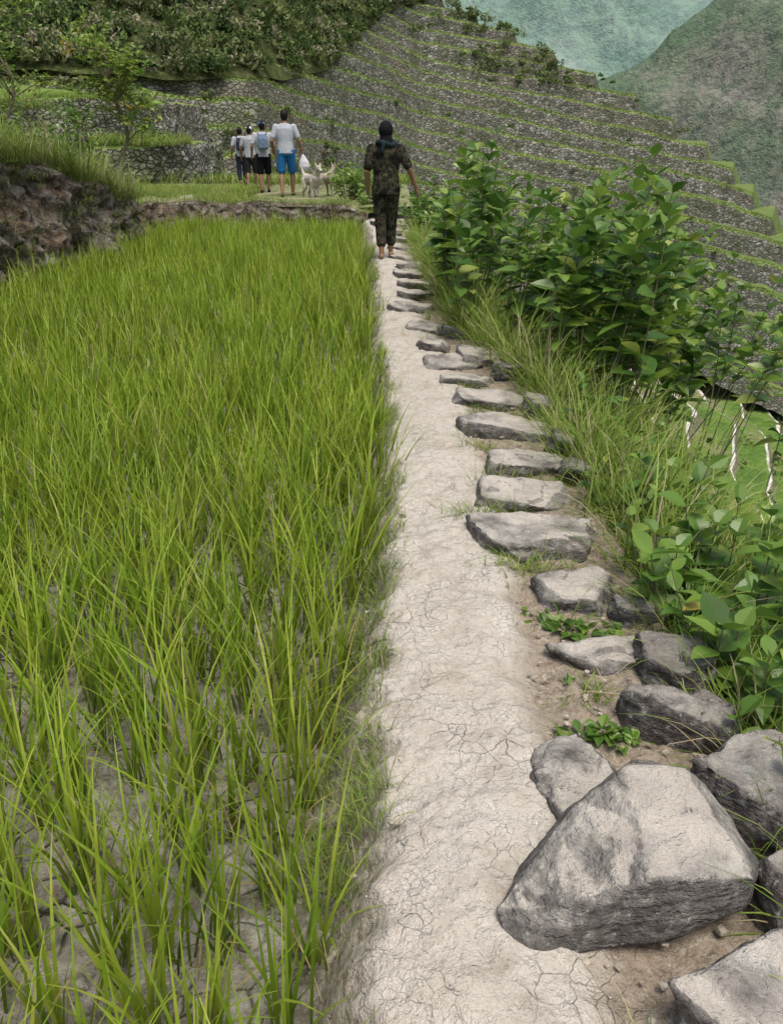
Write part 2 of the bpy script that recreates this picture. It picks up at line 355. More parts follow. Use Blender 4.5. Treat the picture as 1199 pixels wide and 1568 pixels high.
for (t0,t1,y0,y1,n,st_,sg,LL) in groups:
    e=empty('leafy_shrub'); lb=Bag();wb=Bag()
    for i in range(n):
        tx=random.uniform(t0,t1); y=random.uniform(y0,y1); x=tx*y
        zt=1.6+float(crest(tx))*y - abs(random.gauss(0,sg))+ (random.uniform(0,.25) if random.random()<.3 else 0)
        gx=max(x*random.uniform(.7,.95),float(eR(y))+.15); gz_=float(sz(gx,y))
        if zt<gz_+.25: zt=gz_+random.uniform(.3,.7)
        stem(lb,wb,(gx,y+random.gauss(0,.3),gz_),(x,y,zt),8,LL,LL*.58,st_,.2,.007,True,0,.97)
    lb.make('leaves',L_BROAD,e); wb.make('branches',G_BARK,e)
# ------------------------------------------------------------ stones
def rock(name,c,size,rot=0,seed=0,tilt=(0,0),lim=.03,amp=.012,mat=None,sharp=.45,npt=15,pts=None):
    r=random.Random(seed); bm=bmesh.new(); P=[]
    if pts: P=[Vector(p)-Vector(c) for p in pts]
    else:
        for i in range(npt):
            th=i/npt*2*math.pi*2+r.uniform(-.45,.45); zz=1 if i%2 else -1
            q=lambda v:math.copysign(abs(v)**sharp,v)
            P.append(Vector((q(math.cos(th))*r.uniform(.7,1),q(math.sin(th))*r.uniform(.55,1),(r.uniform(.75,1) if zz>0 else -r.uniform(.5,1)))))
        P=[Vector((p.x*size[0]/2,p.y*size[1]/2,p.z*size[2]/2)) for p in P]
    vs=[bm.verts.new(p) for p in P]
    bmesh.ops.convex_hull(bm,input=vs)
    bmesh.ops.delete(bm,geom=[v for v in bm.verts if not v.link_faces],context='VERTS')
    for k in range(5):
        es=[e for e in bm.edges if e.calc_length()>lim]
        if not es: break
        bmesh.ops.subdivide_edges(bm,edges=es,cuts=1); bmesh.ops.triangulate(bm,faces=bm.faces)
    bmesh.ops.smooth_vert(bm,verts=bm.verts,factor=.5,use_axis_x=True,use_axis_y=True,use_axis_z=True)
    bm.normal_update(); off=Vector((seed*3.7,seed*1.3,seed*.7)); s=1/max(size)
    for v in bm.verts:
        f=noise.fractal(v.co*s*4+off,1.0,2.0,4); st=noise.noise(Vector((v.co.x*5,v.co.y*5,v.co.z*34))+off)
        ch=abs(noise.noise(v.co*s*3+off*2))
        v.co+=v.normal*(f*amp*1.2+round(st*2.5)/2.5*amp*.8-max(0,.12-ch)*amp*7)
    me=D2.meshes.new(name); bm.to_mesh(me); bm.free(); me.materials.append(mat or G_STONE)
    for p in me.polygons: p.use_smooth=True
    o=link(D2.objects.new(name,me)); o.location=c; o.rotation_euler=(tilt[0],tilt[1],rot); return o
B=[(.569,1.463,.205),(.711,1.46,.20),(.79,1.196,.135),(.55,1.17,.165),(.228,1.20,.035),(.262,1.115,-.02),(.353,1.170,.085),(.775,1.186,.05),(.60,1.145,.0),(.438,1.406,.135),
   (.30,1.34,.0),(.45,1.52,-.02),(.62,1.58,-.02),(.80,1.48,-.02),(.86,1.30,.0),(.84,1.28,.09),(.62,1.55,.15),(.77,1.45,.15)]
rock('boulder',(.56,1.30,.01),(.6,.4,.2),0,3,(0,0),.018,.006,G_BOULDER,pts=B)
st=[(.47,1.62,.30,.26,.09,.3,1,0),(1.0,1.54,.42,.34,.28,.1,2,1),(.80,.98,.56,.34,.20,.2,4,0),(1.0,1.22,.34,.26,.2,.5,5,1),
(.86,1.88,.34,.20,.20,-.5,6,1),(.74,2.22,.42,.22,.08,-.1,7,0),(.93,2.13,.24,.24,.16,.2,27,1),(.72,2.60,.34,.32,.11,.1,8,0),(.88,2.45,.2,.2,.1,.4,28,1),(.59,3.04,.62,.36,.10,.12,9,0),
(.64,3.47,.54,.24,.09,.08,10,0),(.70,3.86,.40,.26,.11,-.05,11,0),(.93,3.72,.2,.22,.14,.6,37,1),(.70,4.42,.58,.28,.10,-.1,12,0),(.94,4.10,.2,.26,.16,.3,29,1),(.66,4.92,.58,.24,.09,0,13,0),(.92,4.75,.2,.22,.16,.3,30,1),
(.54,5.36,.50,.26,.09,.1,14,0),(.42,5.80,.44,.3,.10,.3,15,0),(.66,5.95,.4,.38,.14,.2,31,0),(.84,5.55,.24,.28,.14,.4,33,1),(.33,6.3,.26,.3,.1,.1,32,0),(.30,6.95,.36,.40,.10,.1,16,0),(.55,6.7,.2,.34,.14,.5,34,1),(.20,7.75,.44,.34,.12,0,17,0),(.24,8.4,.34,.36,.1,.3,18,0),(.27,9.0,.40,.34,.1,-.2,19,0),
(.2,9.65,.36,.36,.11,.2,20,0),(.22,10.3,.38,.38,.12,.1,21,0),(.16,11.0,.38,.4,.1,0,22,0),(.12,11.8,.4,.42,.12,.4,23,0),(.05,12.7,.4,.5,.12,.2,24,0),(-.02,13.7,.42,.5,.12,.1,25,0),(-.12,14.8,.5,.6,.14,.3,26,0)]
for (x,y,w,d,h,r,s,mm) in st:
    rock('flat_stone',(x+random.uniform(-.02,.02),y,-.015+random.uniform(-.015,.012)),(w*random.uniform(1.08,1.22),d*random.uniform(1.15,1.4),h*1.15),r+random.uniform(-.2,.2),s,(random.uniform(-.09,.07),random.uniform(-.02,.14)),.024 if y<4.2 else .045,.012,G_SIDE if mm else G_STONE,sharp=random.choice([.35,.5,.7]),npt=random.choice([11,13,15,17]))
for i in range(16):
    y=1.0+i*.42+random.uniform(-.1,.1); rock('wall_stone',(float(eR(y))+.04+random.uniform(-.02,.06),y,-.24+random.uniform(-.05,.03)),(.36,.40,.26),random.random(),60+i,(0,0),.04,mat=G_SIDE)
bm=bmesh.new()
for i in range(620):
    y=.9+4.2*random.random()**1.2; x=float(cL(y))+random.choice([random.uniform(.34,.95),random.uniform(.38,.7),random.uniform(-.2,.9)]); s=random.uniform(.003,.011)*(1.8 if random.random()<.1 else 1)
    zz=-.02 if x>float(cL(y)) else -.02-.33*min(1,(float(cL(y))-x)/.24)**1.5
    r=bmesh.ops.create_icosphere(bm,subdivisions=1,radius=s,matrix=Matrix.Translation((x,y,zz+s*.3))@Matrix.Diagonal((1,random.uniform(.6,1),random.uniform(.5,.8),1)))
    for v in r['verts']: v.co+=Vector([random.uniform(-.25,.25)*s for _ in range(3)])
me=D2.meshes.new('pebbles'); bm.to_mesh(me); bm.free(); me.materials.append(plain('pebble',(.38,.34,.28),.9,60,.3)); link(D2.objects.new('pebbles',me))
b=Bag(); P=[]
for (x,y,n,sp) in [(.5,2.80,18,.10),(.42,2.83,10,.06),(.62,2.80,12,.07),(.45,3.27,20,.08),(.38,3.26,12,.05),(.55,3.66,18,.1),(.5,4.12,18,.08),(.6,4.68,26,.12),(.45,5.15,16,.08),(.7,2.40,10,.08),(.62,2.0,6,.05),(.5,.92,3,.03),(.8,3.65,10,.06),(.97,3.4,14,.08),(1.0,2.9,14,.08),(1.02,2.4,14,.08),(.35,6.6,10,.1),(.4,7.4,12,.1),(.45,8.8,14,.1),(.94,5.1,14,.08)]:
    for i in range(n): P.append((x+random.gauss(0,sp),y+random.gauss(0,sp*.5),-.05))
tufts(b,np.array(P),7,(.07,.19),(.003,.0065),(.3,1.1),(.3,1.2),.015,4,.1,.95); b.make('grass_tufts',L_GRASS)
for (x,y,n,LL) in [(.62,1.82,20,.09),(.53,1.80,12,.065),(.69,1.80,12,.07),(.60,2.38,16,.075),(.68,2.36,16,.075),(.78,2.34,14,.065),(.58,2.06,6,.035),(.53,2.45,8,.05)]:
    b=Bag(); a=rng.uniform(0,6.28,n); D=np.stack([np.cos(a),np.sin(a),rng.uniform(.25,1.4,n)],1)
    leaves(b,np.tile([x,y,-.02],(n,1))+np.c_[rng.normal(0,.025,(n,2)),np.zeros(n)],D,rng.uniform(.6,1.1,n)*LL,LL*.42,.35,rng.uniform(.1,.75,n)); b.make('rosette_weed',L_BROAD)
# ------------------------------------------------------------ banks and walls
def bank(name,poly,zb,mat,amp=.16,rows=26,den=.05,back=6,rise=.08,topmat=None,seed=0,batter=.2):
    poly=np.array(poly,float); seg=np.linalg.norm(np.diff(poly[:,:2],axis=0),axis=1); S=np.r_[0,np.cumsum(seg)]
    s=np.arange(0,S[-1],den); x=np.interp(s,S,poly[:,0]);y=np.interp(s,S,poly[:,1]);zt=np.interp(s,S,poly[:,2])
    ks=int(.8/den)|1; ker=np.ones(ks)/ks; pad=lambda a:np.convolve(np.pad(a,ks//2,mode='edge'),ker,'valid')
    x,y,zt=pad(x),pad(y),pad(zt)
    tx=np.gradient(x);ty=np.gradient(y);l=np.hypot(tx,ty);nx,ny=ty/l,-tx/l
    r=np.linspace(0,1,rows)[None,:]; zt=zt+.10*fbm(s*1.5,s*0,4,seed)
    z=zb+(zt[:,None]-zb)*r
    o=batter*(1-r)+amp*fbm(s[:,None]*1.3+seed,z*2.2,5,seed)+.7*amp*np.abs(fbm(s[:,None]*4,z*6,4,seed+5))-.35*amp*(r>.93)*(r-.93)/.07
    V=np.stack([x[:,None]+nx[:,None]*o,y[:,None]+ny[:,None]*o,z],-1)
    mk(name,V,gridF(len(s),rows),mat,None,True)
    bs=np.concatenate([[0],np.geomspace(.15,back,18)])[None,:]
    o0=o[:,-1:]-bs; zz=zt[:,None]+rise*bs+.06*fbm(x[:,None]*2-bs*nx[:,None]*2,y[:,None]*2,3,seed)*np.minimum(bs*3,1)
    V=np.stack([x[:,None]+nx[:,None]*o0,y[:,None]+ny[:,None]*o0,zz],-1)
    mk(name.replace('bank','').replace('wall','').strip('_')+'_terrace_ground',V,gridF(len(s),bs.shape[1]),topmat or G_TREAD,None,True)
    return x,y,zt,nx,ny
A=bank('earth_bank',[(-5.8,0,1.5),(-5.2,6,1.5),(-4.85,9,1.4),(-4.6,11,1.2),(-4.3,12.4,.85),(-4.2,13.2,.62),(-4.4,13.9,.45),(-5.2,14.7,.4)],-.4,G_BANK,.38,38,.035,8,.06,G_TREAD,3,.35)
C=bank('mud_bank',[(-5.6,15.2,.3),(-4.6,15.6,.28),(-3.5,15.9,.24),(-2,16.0,.26),(-.9,15.9,.24),(-.35,15.6,.15)],-.4,G_BANK,.16,16,.05,.9,0,G_DIRT,9,.1)
bank('drystone_wall',[(-9.5,20,1.0),(-7.3,20.8,1.05),(-6.1,22,1.1),(-5.4,23.5,1.1),(-5.3,27,1.1)],-.1,G_WALLN,.14,20,.08,5,.05,G_TREAD,13,.3)
bank('drystone_wall',[(-15,22.5,2.2),(-10,24,2.2),(-8.3,25.5,2.25),(-7.3,28,2.2),(-7.2,34,2.2)],.8,G_WALLN,.14,20,.1,6,.1,G_TREAD,17,.3)
bank('drystone_wall',[(-16,15.5,1.9),(-8,16.0,1.9),(-6.8,17,1.8),(-6.5,19,1.5)],.2,G_WALLN,.2,20,.08,5,.1,G_TREAD,19,.4)
ys=np.linspace(15.9,62,130); Yg,Tg=np.meshgrid(ys,np.linspace(0,1,110),indexing='ij')
Xg=-40+(eR(Yg)+.1+40)*Tg; Z=.2-np.clip((Yg-22)/30,0,1)*1.9+.06*fbm(Xg,Yg,4,3)
mk('terrace_ground',np.stack([Xg,Yg,Z],-1),gridF(130,110)[:,::-1],G_DIRT,None,True)
gz=lambda x,y:.2-np.clip((y-22)/30,0,1)*1.9
b=Bag(); x,y,zt,nx,ny=A
n=1700; i=rng.integers(0,len(x),n); d=-.2+2.8*rng.random(n)**1.5; P=np.stack([x[i]-nx[i]*d,y[i]-ny[i]*d,zt[i]+.06*np.maximum(d,0)-.03],1); P=P[P[:,1]>6]
tufts(b,P,16,(.3,.78),(.006,.012),(.05,.8),(.3,1.6),.06,4,.3,1.0)
n=260; i=rng.integers(0,len(x),n); P=np.stack([x[i]+nx[i]*.28,y[i]+ny[i]*.28,zt[i]*rng.uniform(-.1,.9,n)],1); P=P[P[:,1]>6]
tufts(b,P,9,(.1,.3),(.005,.01),(.3,1.3),(.5,1.6),.04,4,.3,1.0)
x,y,zt,nx,ny=C
n=420; i=rng.integers(0,len(x),n); q=rng.uniform(-.12,.6,n); P=np.stack([x[i]-nx[i]*q,y[i]-ny[i]*q,zt[i]-.02],1); tufts(b,P,10,(.05,.16),(.005,.010),(.1,.9),(.3,1.2),.06,3,.2,.9)
n=2600; xx=rng.uniform(-6.5,-3.0,n); yy=rng.uniform(16.3,20.5,n); tufts(b,np.stack([xx,yy,gz(xx,yy)],1),9,(.08,.2),(.008,.014),(.1,.6),(.2,1),.06,3,.4,.9)
n=1700; xx=rng.uniform(-9,3,n); yy=rng.uniform(21,52,n); k=xx<eR(yy); xx=xx[k];yy=yy[k]; tufts(b,np.stack([xx,yy,gz(xx,yy)],1),9,(.15,.5),(.02,.035),(.1,.6),(.2,1),.15,3,.2,.9)
for (x0,x1,y0,y1,z) in [(-9,-5.4,21.5,24,1.1),(-12,-7.4,25,28,2.2),(-14,-6.8,16.2,18.5,1.85)]:
    n=600; xx=rng.uniform(x0,x1,n);yy=rng.uniform(y0,y1,n); tufts(b,np.stack([xx,yy,np.full(n,z)],1),10,(.15,.45),(.01,.02),(.1,.9),(.3,1.4),.08,3,.2,.95)
b.make('bank_grass',L_GRASS)
def shrub(name,c,R,n,LL,hh,nl=7,tlo=0,thi=.95,ratio=.5,mat=L_BROAD):
    e=empty(name); lb=Bag();wb=Bag()
    for i in range(n):
        a=random.uniform(0,6.28); q=R*math.sqrt(random.random()); h=hh*(1-.5*(q/R)**2)*random.uniform(.55,1.05)
        stem(lb,wb,(c[0]+q*.3*math.cos(a),c[1]+q*.3*math.sin(a),c[2]),(c[0]+q*math.cos(a),c[1]+q*math.sin(a),c[2]+h),nl,LL,LL*ratio,.35,.2,.007,True,tlo,thi)
    lb.make('leaves',mat,e); wb.make('stems',G_BARK,e)
for (c,R,n,LL,hh,tl,th) in [((-4.75,12.9,.75),.6,34,.14,1.15,0,.9),((-5.4,12.0,1.2),.5,24,.13,1.0,0,.95),((-.8,17.0,.15),.5,28,.17,.9,.3,.95),((-.25,16.6,.0),.5,24,.16,.8,.3,.95),
  ((.45,13.2,-.1),.45,24,.15,.6,.1,.9),((.6,15.0,-.1),.6,28,.17,.75,.1,.9),((.95,17.5,-.4),.9,34,.18,1.0,.1,.9),((-6.8,19.2,1.5),.6,20,.14,.7,0,.9),((-6.2,22.6,1.05),.6,20,.16,.6,0,.9),((.75,11.2,-.3),.5,26,.16,.75,.1,.9),((1.0,12.6,-.5),.6,26,.17,.85,.1,.9),
  ((-5.9,9.6,1.5),.5,18,.13,.6,0,.9),((-5.2,10.7,1.2),.35,12,.12,.5,.2,.9)]:
    shrub('leafy_bush',c,R,n,LL,hh,6,tl,th)
def tree(name,base,H,spread,nbr,LL,tlo,thi,seed):
    random.seed(seed); e=empty(name); lb=Bag();wb=Bag(); base=np.array(base,float)
    T=[base+np.array([.12*math.sin(k*1.3+seed),.1*math.cos(k+seed),H*.75*k/7]) for k in range(8)]
    V,F=tube(T,np.linspace(.045,.015,8),7); wb.add(V,F,np.zeros(len(V)),np.ones(len(V)))
    for i in range(nbr):
        k=random.randint(3,7); a=random.uniform(0,6.28); l=spread*random.uniform(.5,1)*(1.1-.05*k)
        tip=T[k]+np.array([math.cos(a)*l,math.sin(a)*l,random.uniform(.1,.4)*H*.6])
        mid=(T[k]+tip)/2+np.array([0,0,.1])
        V,F=tube([T[k],mid,tip],[.014,.008,.004],5); wb.add(V,F,np.zeros(len(V)),np.ones(len(V)))
        for j in range(5):
            s=T[k]+(tip-T[k])*random.uniform(.45,1)
            stem(lb,wb,s,s+np.array([random.gauss(0,.2),random.gauss(0,.2),random.uniform(.0,.2)]),5,LL,LL*.5,.2,.1,.004,True,tlo,thi)
    lb.make('foliage',L_BROAD,e); wb.make('trunk_and_limbs',G_BARK,e)
tree('small_tree',(-5.05,16.5,.3),3.1,.85,28,.17,.8,.97,3)
tree('small_tree',(-6.5,15.2,.8),2.8,1.1,20,.14,.75,.97,8)
tree('small_tree',(-8.0,17.5,1.5),2.2,1.2,16,.14,.5,.95,12)
random.seed(99)
# ------------------------------------------------------------ terraced hillside (one sweeping flight of steps)
TE=lambda k: np.interp(k,[-12,0,6,8,10,12,14,16,18,20,22,24,25],[.8,.6,.462,.425,.39,.345,.29,.23,.17,.115,.065,.02,0])
def hill(k,t):
    t=np.asarray(t,float); tp=np.clip(t,0,1)
    sl=30-1.3*k if k<6 else 22.2-.4*(k-6)
    Yb=np.interp(t,[-.8,-.3,-.15,-.06,.03,.1],[46,52,60,76,94,100]); tr=np.interp(t,[-.3,-.1,.05],[2.0,1.7,1.35]); sp=np.interp(t,[-.3,-.12,.02],[1.18,1.12,1.03])
    z0=np.interp(t,[-.8,-.3,-.15,-.06,.03],[-1.2,-1.8,-2.4,-3.8,-5.1])
    bd=np.clip(t-TE(k),0,1)
    return Yb+tr*k-18*tp+bd*500, z0+sp*k-sl*tp-bd*260+.7*fbm(t*9,t*0+k*.28,3,77)
KV=lambda t: np.interp(t,[-.8,-.25,-.12,-.07,-.04,-.01,.04,.08],[5.8,6.0,7.2,9.5,13,17.5,22.5,26])
txs=np.linspace(-.78,.62,1100); K=list(np.arange(-4.6,25.5,1.6)); T=[]
tb=Bag(); V=[];F=[];mi=[];wh=[];nb=0;n=len(txs)
for k in K:
    Y,Z=hill(k,txs); Y=Y+.9*fbm(txs*45,txs*0+k*3.1,3,31); Z=Z+.22*fbm(txs*50,txs*0+k*1.7,3,34); T.append((Y,Z))
for j in range(1,len(T)):
    k=K[j]; Y0,Z0=T[j-1];Y1,Z1=T[j]; Yn=T[j+1][0] if j+1<len(T) else Y1+2
    rag=.24*fbm(txs*400,txs*0+k,3,5)
    rows=[(Y1-.35,Z0-.15,0),(Y1-.15,Z0*.6+Z1*.4,.4),(Y1+.0,Z0*.22+Z1*.78,.7),(Y1+.25+rag*.5,Z1+rag*.5,1)]
    W=np.stack([np.stack([txs*a,a,c],1) for a,c,_ in rows],1); V.append(W.reshape(-1,3)); f=gridF(n,4); F.append(f+nb); mi.append(np.zeros(len(f))); nb+=n*4
    wh.append(np.tile([r[2] for r in rows],n))
    W=np.stack([np.stack([txs*(Y1+.25),Y1+.25,Z1],1),np.stack([txs*(Yn+.3),Yn+.3,Z1-.02],1)],1)
    V.append(W.reshape(-1,3)); f=gridF(n,2); F.append(f+nb); mi.append(np.ones(len(f))); nb+=n*2; wh.append(np.ones(n*2))
    m=2800; i=rng.integers(0,n,m); i=i[rng.random(m)<np.clip(-.1+1.4*vn(txs[i]*30,txs[i]*0+k*2.3,3),.1,1)]; i=i[(KV(txs[i])>k-1)&(txs[i]<TE(k)+.05)]
    d=rng.uniform(-.05,.5,len(i)); yy=Y1[i]+.2+d; jt=rng.uniform(-.5,.5,len(i))*(txs[1]-txs[0])
    tufts(tb,np.stack([(txs[i]+jt)*yy,yy,Z1[i]-.05],1),5,(.12,.32),(.05,.09),(.1,1.4),(.3,1.6),.10,2,.2,1.0)
mk('rice_terraces',np.concatenate(V),np.concatenate(F),[G_WALLF,G_TREADF],{'wh':np.concatenate(wh)},False,np.concatenate(mi))
tb.make('terrace_grass_tufts',L_FTER)
tv=np.linspace(-.78,.075,170); kv=np.linspace(0,1,60); V=np.zeros((60,170,3))
for a,q in enumerate(kv):
    for c_,t in enumerate(tv):
        k=float(KV(t))+q*(34-float(KV(t))); Y,Z=hill(k,t); V[a,c_]=(t*Y,Y,Z+.5*min(1,q*8)-.3)
V[:,:,2]+=1.2*fbm(V[:,:,0]*.12,V[:,:,1]*.12,4,2)*np.minimum(kv*6,1)[:,None]
mk('vegetated_hill_ground',V,gridF(60,170)[:,::-1],G_SLOPE,None,True)
def farshrubs(bag,C,R,nl,ls,tb_):
    C=np.asarray(C,float); N=len(C)*nl; R_=np.repeat(R,nl); d=rng.normal(0,1,(N,3)); d/=np.linalg.norm(d,axis=1,keepdims=True); d[:,2]=np.abs(d[:,2])*.9
    rr=rng.uniform(.55,1.0,N); lump=1+.3*np.sin(d[:,0]*5+np.repeat(rng.uniform(0,6,len(C)),nl))
    P=np.repeat(C,nl,0)+d*(R_*rr*lump)[:,None]
    a=rng.normal(0,1,(N,3))+d*.6; a/=np.linalg.norm(a,axis=1,keepdims=True); bb=np.cross(a,rng.normal(0,1,(N,3))); bb/=np.linalg.norm(bb,axis=1,keepdims=True)
    s=(ls*rng.uniform(.6,1.3,N))[:,None]
    V=np.stack([P-a*s*.5,P+bb*s*.28,P+a*s*.6,P-bb*s*.28],1)
    i=np.arange(N)*4; F=np.stack([i,i+1,i+2,i+3],1)
    bag.add(V,F,np.repeat(np.clip(np.repeat(tb_,nl)+rng.normal(0,.12,N),0,1),4),np.repeat(np.clip(d[:,2]*rr,0,1),4))
fb=Bag(); C_=[];R=[];TT=[]
for i in range(1200):
    t=random.uniform(-.6,.07); k0=float(KV(t)); k=k0+(22-k0 if k0<20 else 6)*random.random()**1.1
    Y,Z=hill(k,t); C_.append((t*float(Y),float(Y),float(Z)+.2)); R.append(random.uniform(.5,1.8)); TT.append(random.betavariate(1.3,1.1))
farshrubs(fb,C_,np.array(R),100,.36,np.array(TT))
C_=[];R=[]
for i in range(230):
    r=random.random()
    if r<.35: k=random.uniform(17,24); t=random.uniform(.0,.18)
    elif r<.6: k=random.uniform(14,17); t=random.uniform(.09,.2)
    elif r<.8: k=random.uniform(-2,16); t=random.uniform(-.08,.42)
    else: k=random.choice([0,1,2,3,4,5]); t=random.uniform(-.5,-.03)
    te=float(TE(k)); t=min(t,te-random.uniform(0,.02))
    Y,Z=hill(k,t); C_.append((t*float(Y),float(Y)+.3,float(Z))); R.append(random.uniform(.3,1.2) if r<.6 else random.uniform(.2,.6))
farshrubs(fb,C_,np.array(R),70,.28,rng.uniform(.4,.95,230))
fb.make('hillside_shrubs',L_FAR)
for (t,k,s) in [(-.135,9.5,1.1),(-.12,10.5,.9),(-.17,12,1),(-.30,9,.9),(-.01,17.5,1.0),(-.4,11,1.1),(-.21,14,1.1),(-.05,14,.9)]:
    b=Bag(); Y,Z=hill(k,t); x=t*float(Y); n=10
    blades(b,np.tile([x,float(Y),float(Z)+1.2],(n,1)),rng.uniform(0,6.28,n),rng.uniform(1.6,2.4,n)*s,.5*s,rng.uniform(.1,.7,n),rng.uniform(.4,1.2,n),6,rng.uniform(.6,.85,n)); b.make('banana_plant',L_FAR)
# ------------------------------------------------------------ far mountains & valley
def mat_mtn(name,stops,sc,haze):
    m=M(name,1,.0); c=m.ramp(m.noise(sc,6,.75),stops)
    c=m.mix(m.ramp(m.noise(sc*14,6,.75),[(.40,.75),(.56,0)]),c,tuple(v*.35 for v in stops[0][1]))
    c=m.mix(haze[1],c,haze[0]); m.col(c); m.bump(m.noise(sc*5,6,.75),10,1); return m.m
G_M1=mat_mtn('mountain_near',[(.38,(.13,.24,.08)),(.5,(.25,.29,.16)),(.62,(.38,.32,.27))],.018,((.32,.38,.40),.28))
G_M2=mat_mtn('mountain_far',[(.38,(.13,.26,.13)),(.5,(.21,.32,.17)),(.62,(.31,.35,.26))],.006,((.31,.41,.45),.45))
ys=np.linspace(260,620,130); xs=np.linspace(40,620,200); Yg,Xg=np.meshgrid(ys,xs,indexing='ij')
rid=24+(Xg-108)*.62+9*fbm(Xg*.02,Yg*0,4,4)
dd=(450-Yg)
gul=np.abs(fbm(Xg*.022+Yg*.016,Yg*.008,5,6))
Z=rid-np.abs(dd)*.62-gul*60*np.clip(np.abs(dd)/60,.1,1)+9*fbm(Xg*.05,Yg*.05,5,7); Z=np.maximum(Z,-75)
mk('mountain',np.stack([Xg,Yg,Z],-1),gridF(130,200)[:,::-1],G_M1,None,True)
ys=np.linspace(600,1900,150); xs=np.linspace(-1200,2200,320); Yg,Xg=np.meshgrid(ys,xs,indexing='ij')
Z=-90+(Yg-600)*.62*(1+.15*fbm(Xg*.002,Yg*.002,3,1))-np.abs(fbm(Xg*.0045+Yg*.003,Yg*.0015,6,6))*230+24*fbm(Xg*.02,Yg*.02,4,2)+np.clip((-Xg+200)*.05,-40,60)
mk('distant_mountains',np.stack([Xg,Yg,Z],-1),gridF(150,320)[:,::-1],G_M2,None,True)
def mat_valley():
    m=M('valley_terraces',.9,.1); a=m.attr('lev'); f=m.math('FRACT',a)
    c=m.ramp(m.noise(.14,6,.65),[(.4,(.09,.17,.035)),(.5,(.13,.22,.045)),(.58,(.19,.22,.09)),(.66,(.28,.26,.17))])
    c=m.mix(1.0,c,m.ramp(m.noise(2.2,5,.7),[(.3,.55),(.7,1.3)]),'MULTIPLY')
    c=m.mix(m.ramp(f,[(.0,.9),(.15,.9),(.18,0)]),c,m.ramp(m.noise(.8,5,.7),[(.3,(.09,.095,.06)),(.7,(.22,.20,.15))]))
    ln=m.math('MULTIPLY',m.ramp(f,[(.12,0),(.14,1),(.19,1),(.21,0)]),m.ramp(m.noise(.5,4),[(.35,.5),(.55,1)]))
    c=m.mix(ln,c,(.66,.64,.58)); m.col(c); m.bump(m.noise(2,5,.7),.2,1); return m.m
ys=np.linspace(20,260,460); xs=np.linspace(12,200,440); Yg,Xg=np.meshgrid(ys,xs,indexing='ij')
bz=-np.clip((Xg-26)*.34,-4,24)+np.clip((Yg-70)*.05,-1,3)+2.8*fbm(Xg*.06,Yg*.05,3,5)
lev=bz/1.5; fr=lev-np.floor(lev); zq=(np.floor(lev)+np.clip(fr/.15,0,1))*1.5
mk('valley_ground',np.stack([Xg,Yg,-25+zq*.7],-1),gridF(460,440)[:,::-1],mat_valley(),{'lev':lev},False)
vb=Bag(); n=110; xx=rng.uniform(22,60,n); yy=rng.uniform(50,95,n); farshrubs(vb,np.stack([xx,yy,-25-np.clip((xx-26)*.34,-4,24)*.7],1),rng.uniform(.3,1.1,n),60,.3,rng.uniform(.2,.8,n)); vb.make('valley_shrubs',L_FAR)
g=4000; mk('ground',[(-g,-g,-95),(g,-g,-95),(g,g,-95),(-g,g,-95)],[(0,1,2,3)],G_SLOPE)
# ------------------------------------------------------------ people
class Body:
    def __init__(s): s.bm=bmesh.new()
    def ball(s,c,r,sc=(1,1,1)):
        bmesh.ops.create_icosphere(s.bm,subdivisions=3 if r>.03 else 2,radius=r,matrix=Matrix.Translation(Vector(c))@Matrix.Diagonal((*sc,1)))
    def cap(s,a,ra,b,rb):
        a=Vector(a);b=Vector(b); s.ball(a,ra);s.ball(b,rb); d=b-a
        if d.length<1e-5:return
        M_=Matrix.Translation((a+b)/2)@d.to_track_quat('Z','Y').to_matrix().to_4x4()
        bmesh.ops.create_cone(s.bm,cap_ends=True,segments=14 if max(ra,rb)>.02 else 8,radius1=ra,radius2=rb,depth=d.length,matrix=M_)
    def chain(s,P,R):
        for i in range(len(P)-1): s.cap(P[i],R[i],P[i+1],R[i+1])
    def rings(s,L):
        n=20;vs=[]
        for (x,y,z,rx,ry) in L: vs.append([s.bm.verts.new((x+rx*math.cos(t*2*math.pi/n),y+ry*math.sin(t*2*math.pi/n),z)) for t in range(n)])
        for a,b in zip(vs,vs[1:]):
            for i in range(n): s.bm.faces.new((a[i],a[(i+1)%n],b[(i+1)%n],b[i]))
        s.bm.faces.new(vs[0][::-1]); s.bm.faces.new(vs[-1])
    def make(s,name,mat,parent,vox=.008,sm=4):
        me=D2.meshes.new(name); s.bm.to_mesh(me); s.bm.free(); me.materials.append(mat); o=link(D2.objects.new(name,me),parent)
        r=o.modifiers.new('r','REMESH'); r.mode='VOXEL'; r.voxel_size=vox; r.use_smooth_shade=True
        if sm: q=o.modifiers.new('s','SMOOTH'); q.iterations=sm; q.factor=.5
        return o
SKIN=plain('skin',(.27,.15,.09),.55,15,.1,.35); HAIR=plain('black_hair',(.012,.010,.009),.6,80,.3)
def hand(B,w,d,side):
    w=Vector(w); d=Vector(d).normalized(); f=Vector((0,1,0)); f=(f-d*f.dot(d)).normalized(); s=Vector((side,0,0))
    B.cap(w,.024,w+d*.045,.03)
    for j,(o,l) in enumerate([(-.026,.068),(-.009,.078),(.009,.074),(.026,.058)]):
        p=w+d*.06-f*o; q=p+d*l*.5; B.cap(w+d*.03-f*o*.6,.012,p,.0095); B.cap(p,.0095,q,.009); B.cap(q,.009,q+(d*.85-s*.5)*l*.5,.0075)
    p=w+d*.02+f*.025; q=p+d*.03+f*.02; B.cap(p,.012,q,.010); B.cap(q,.010,q+d*.03-s*.008,.008)
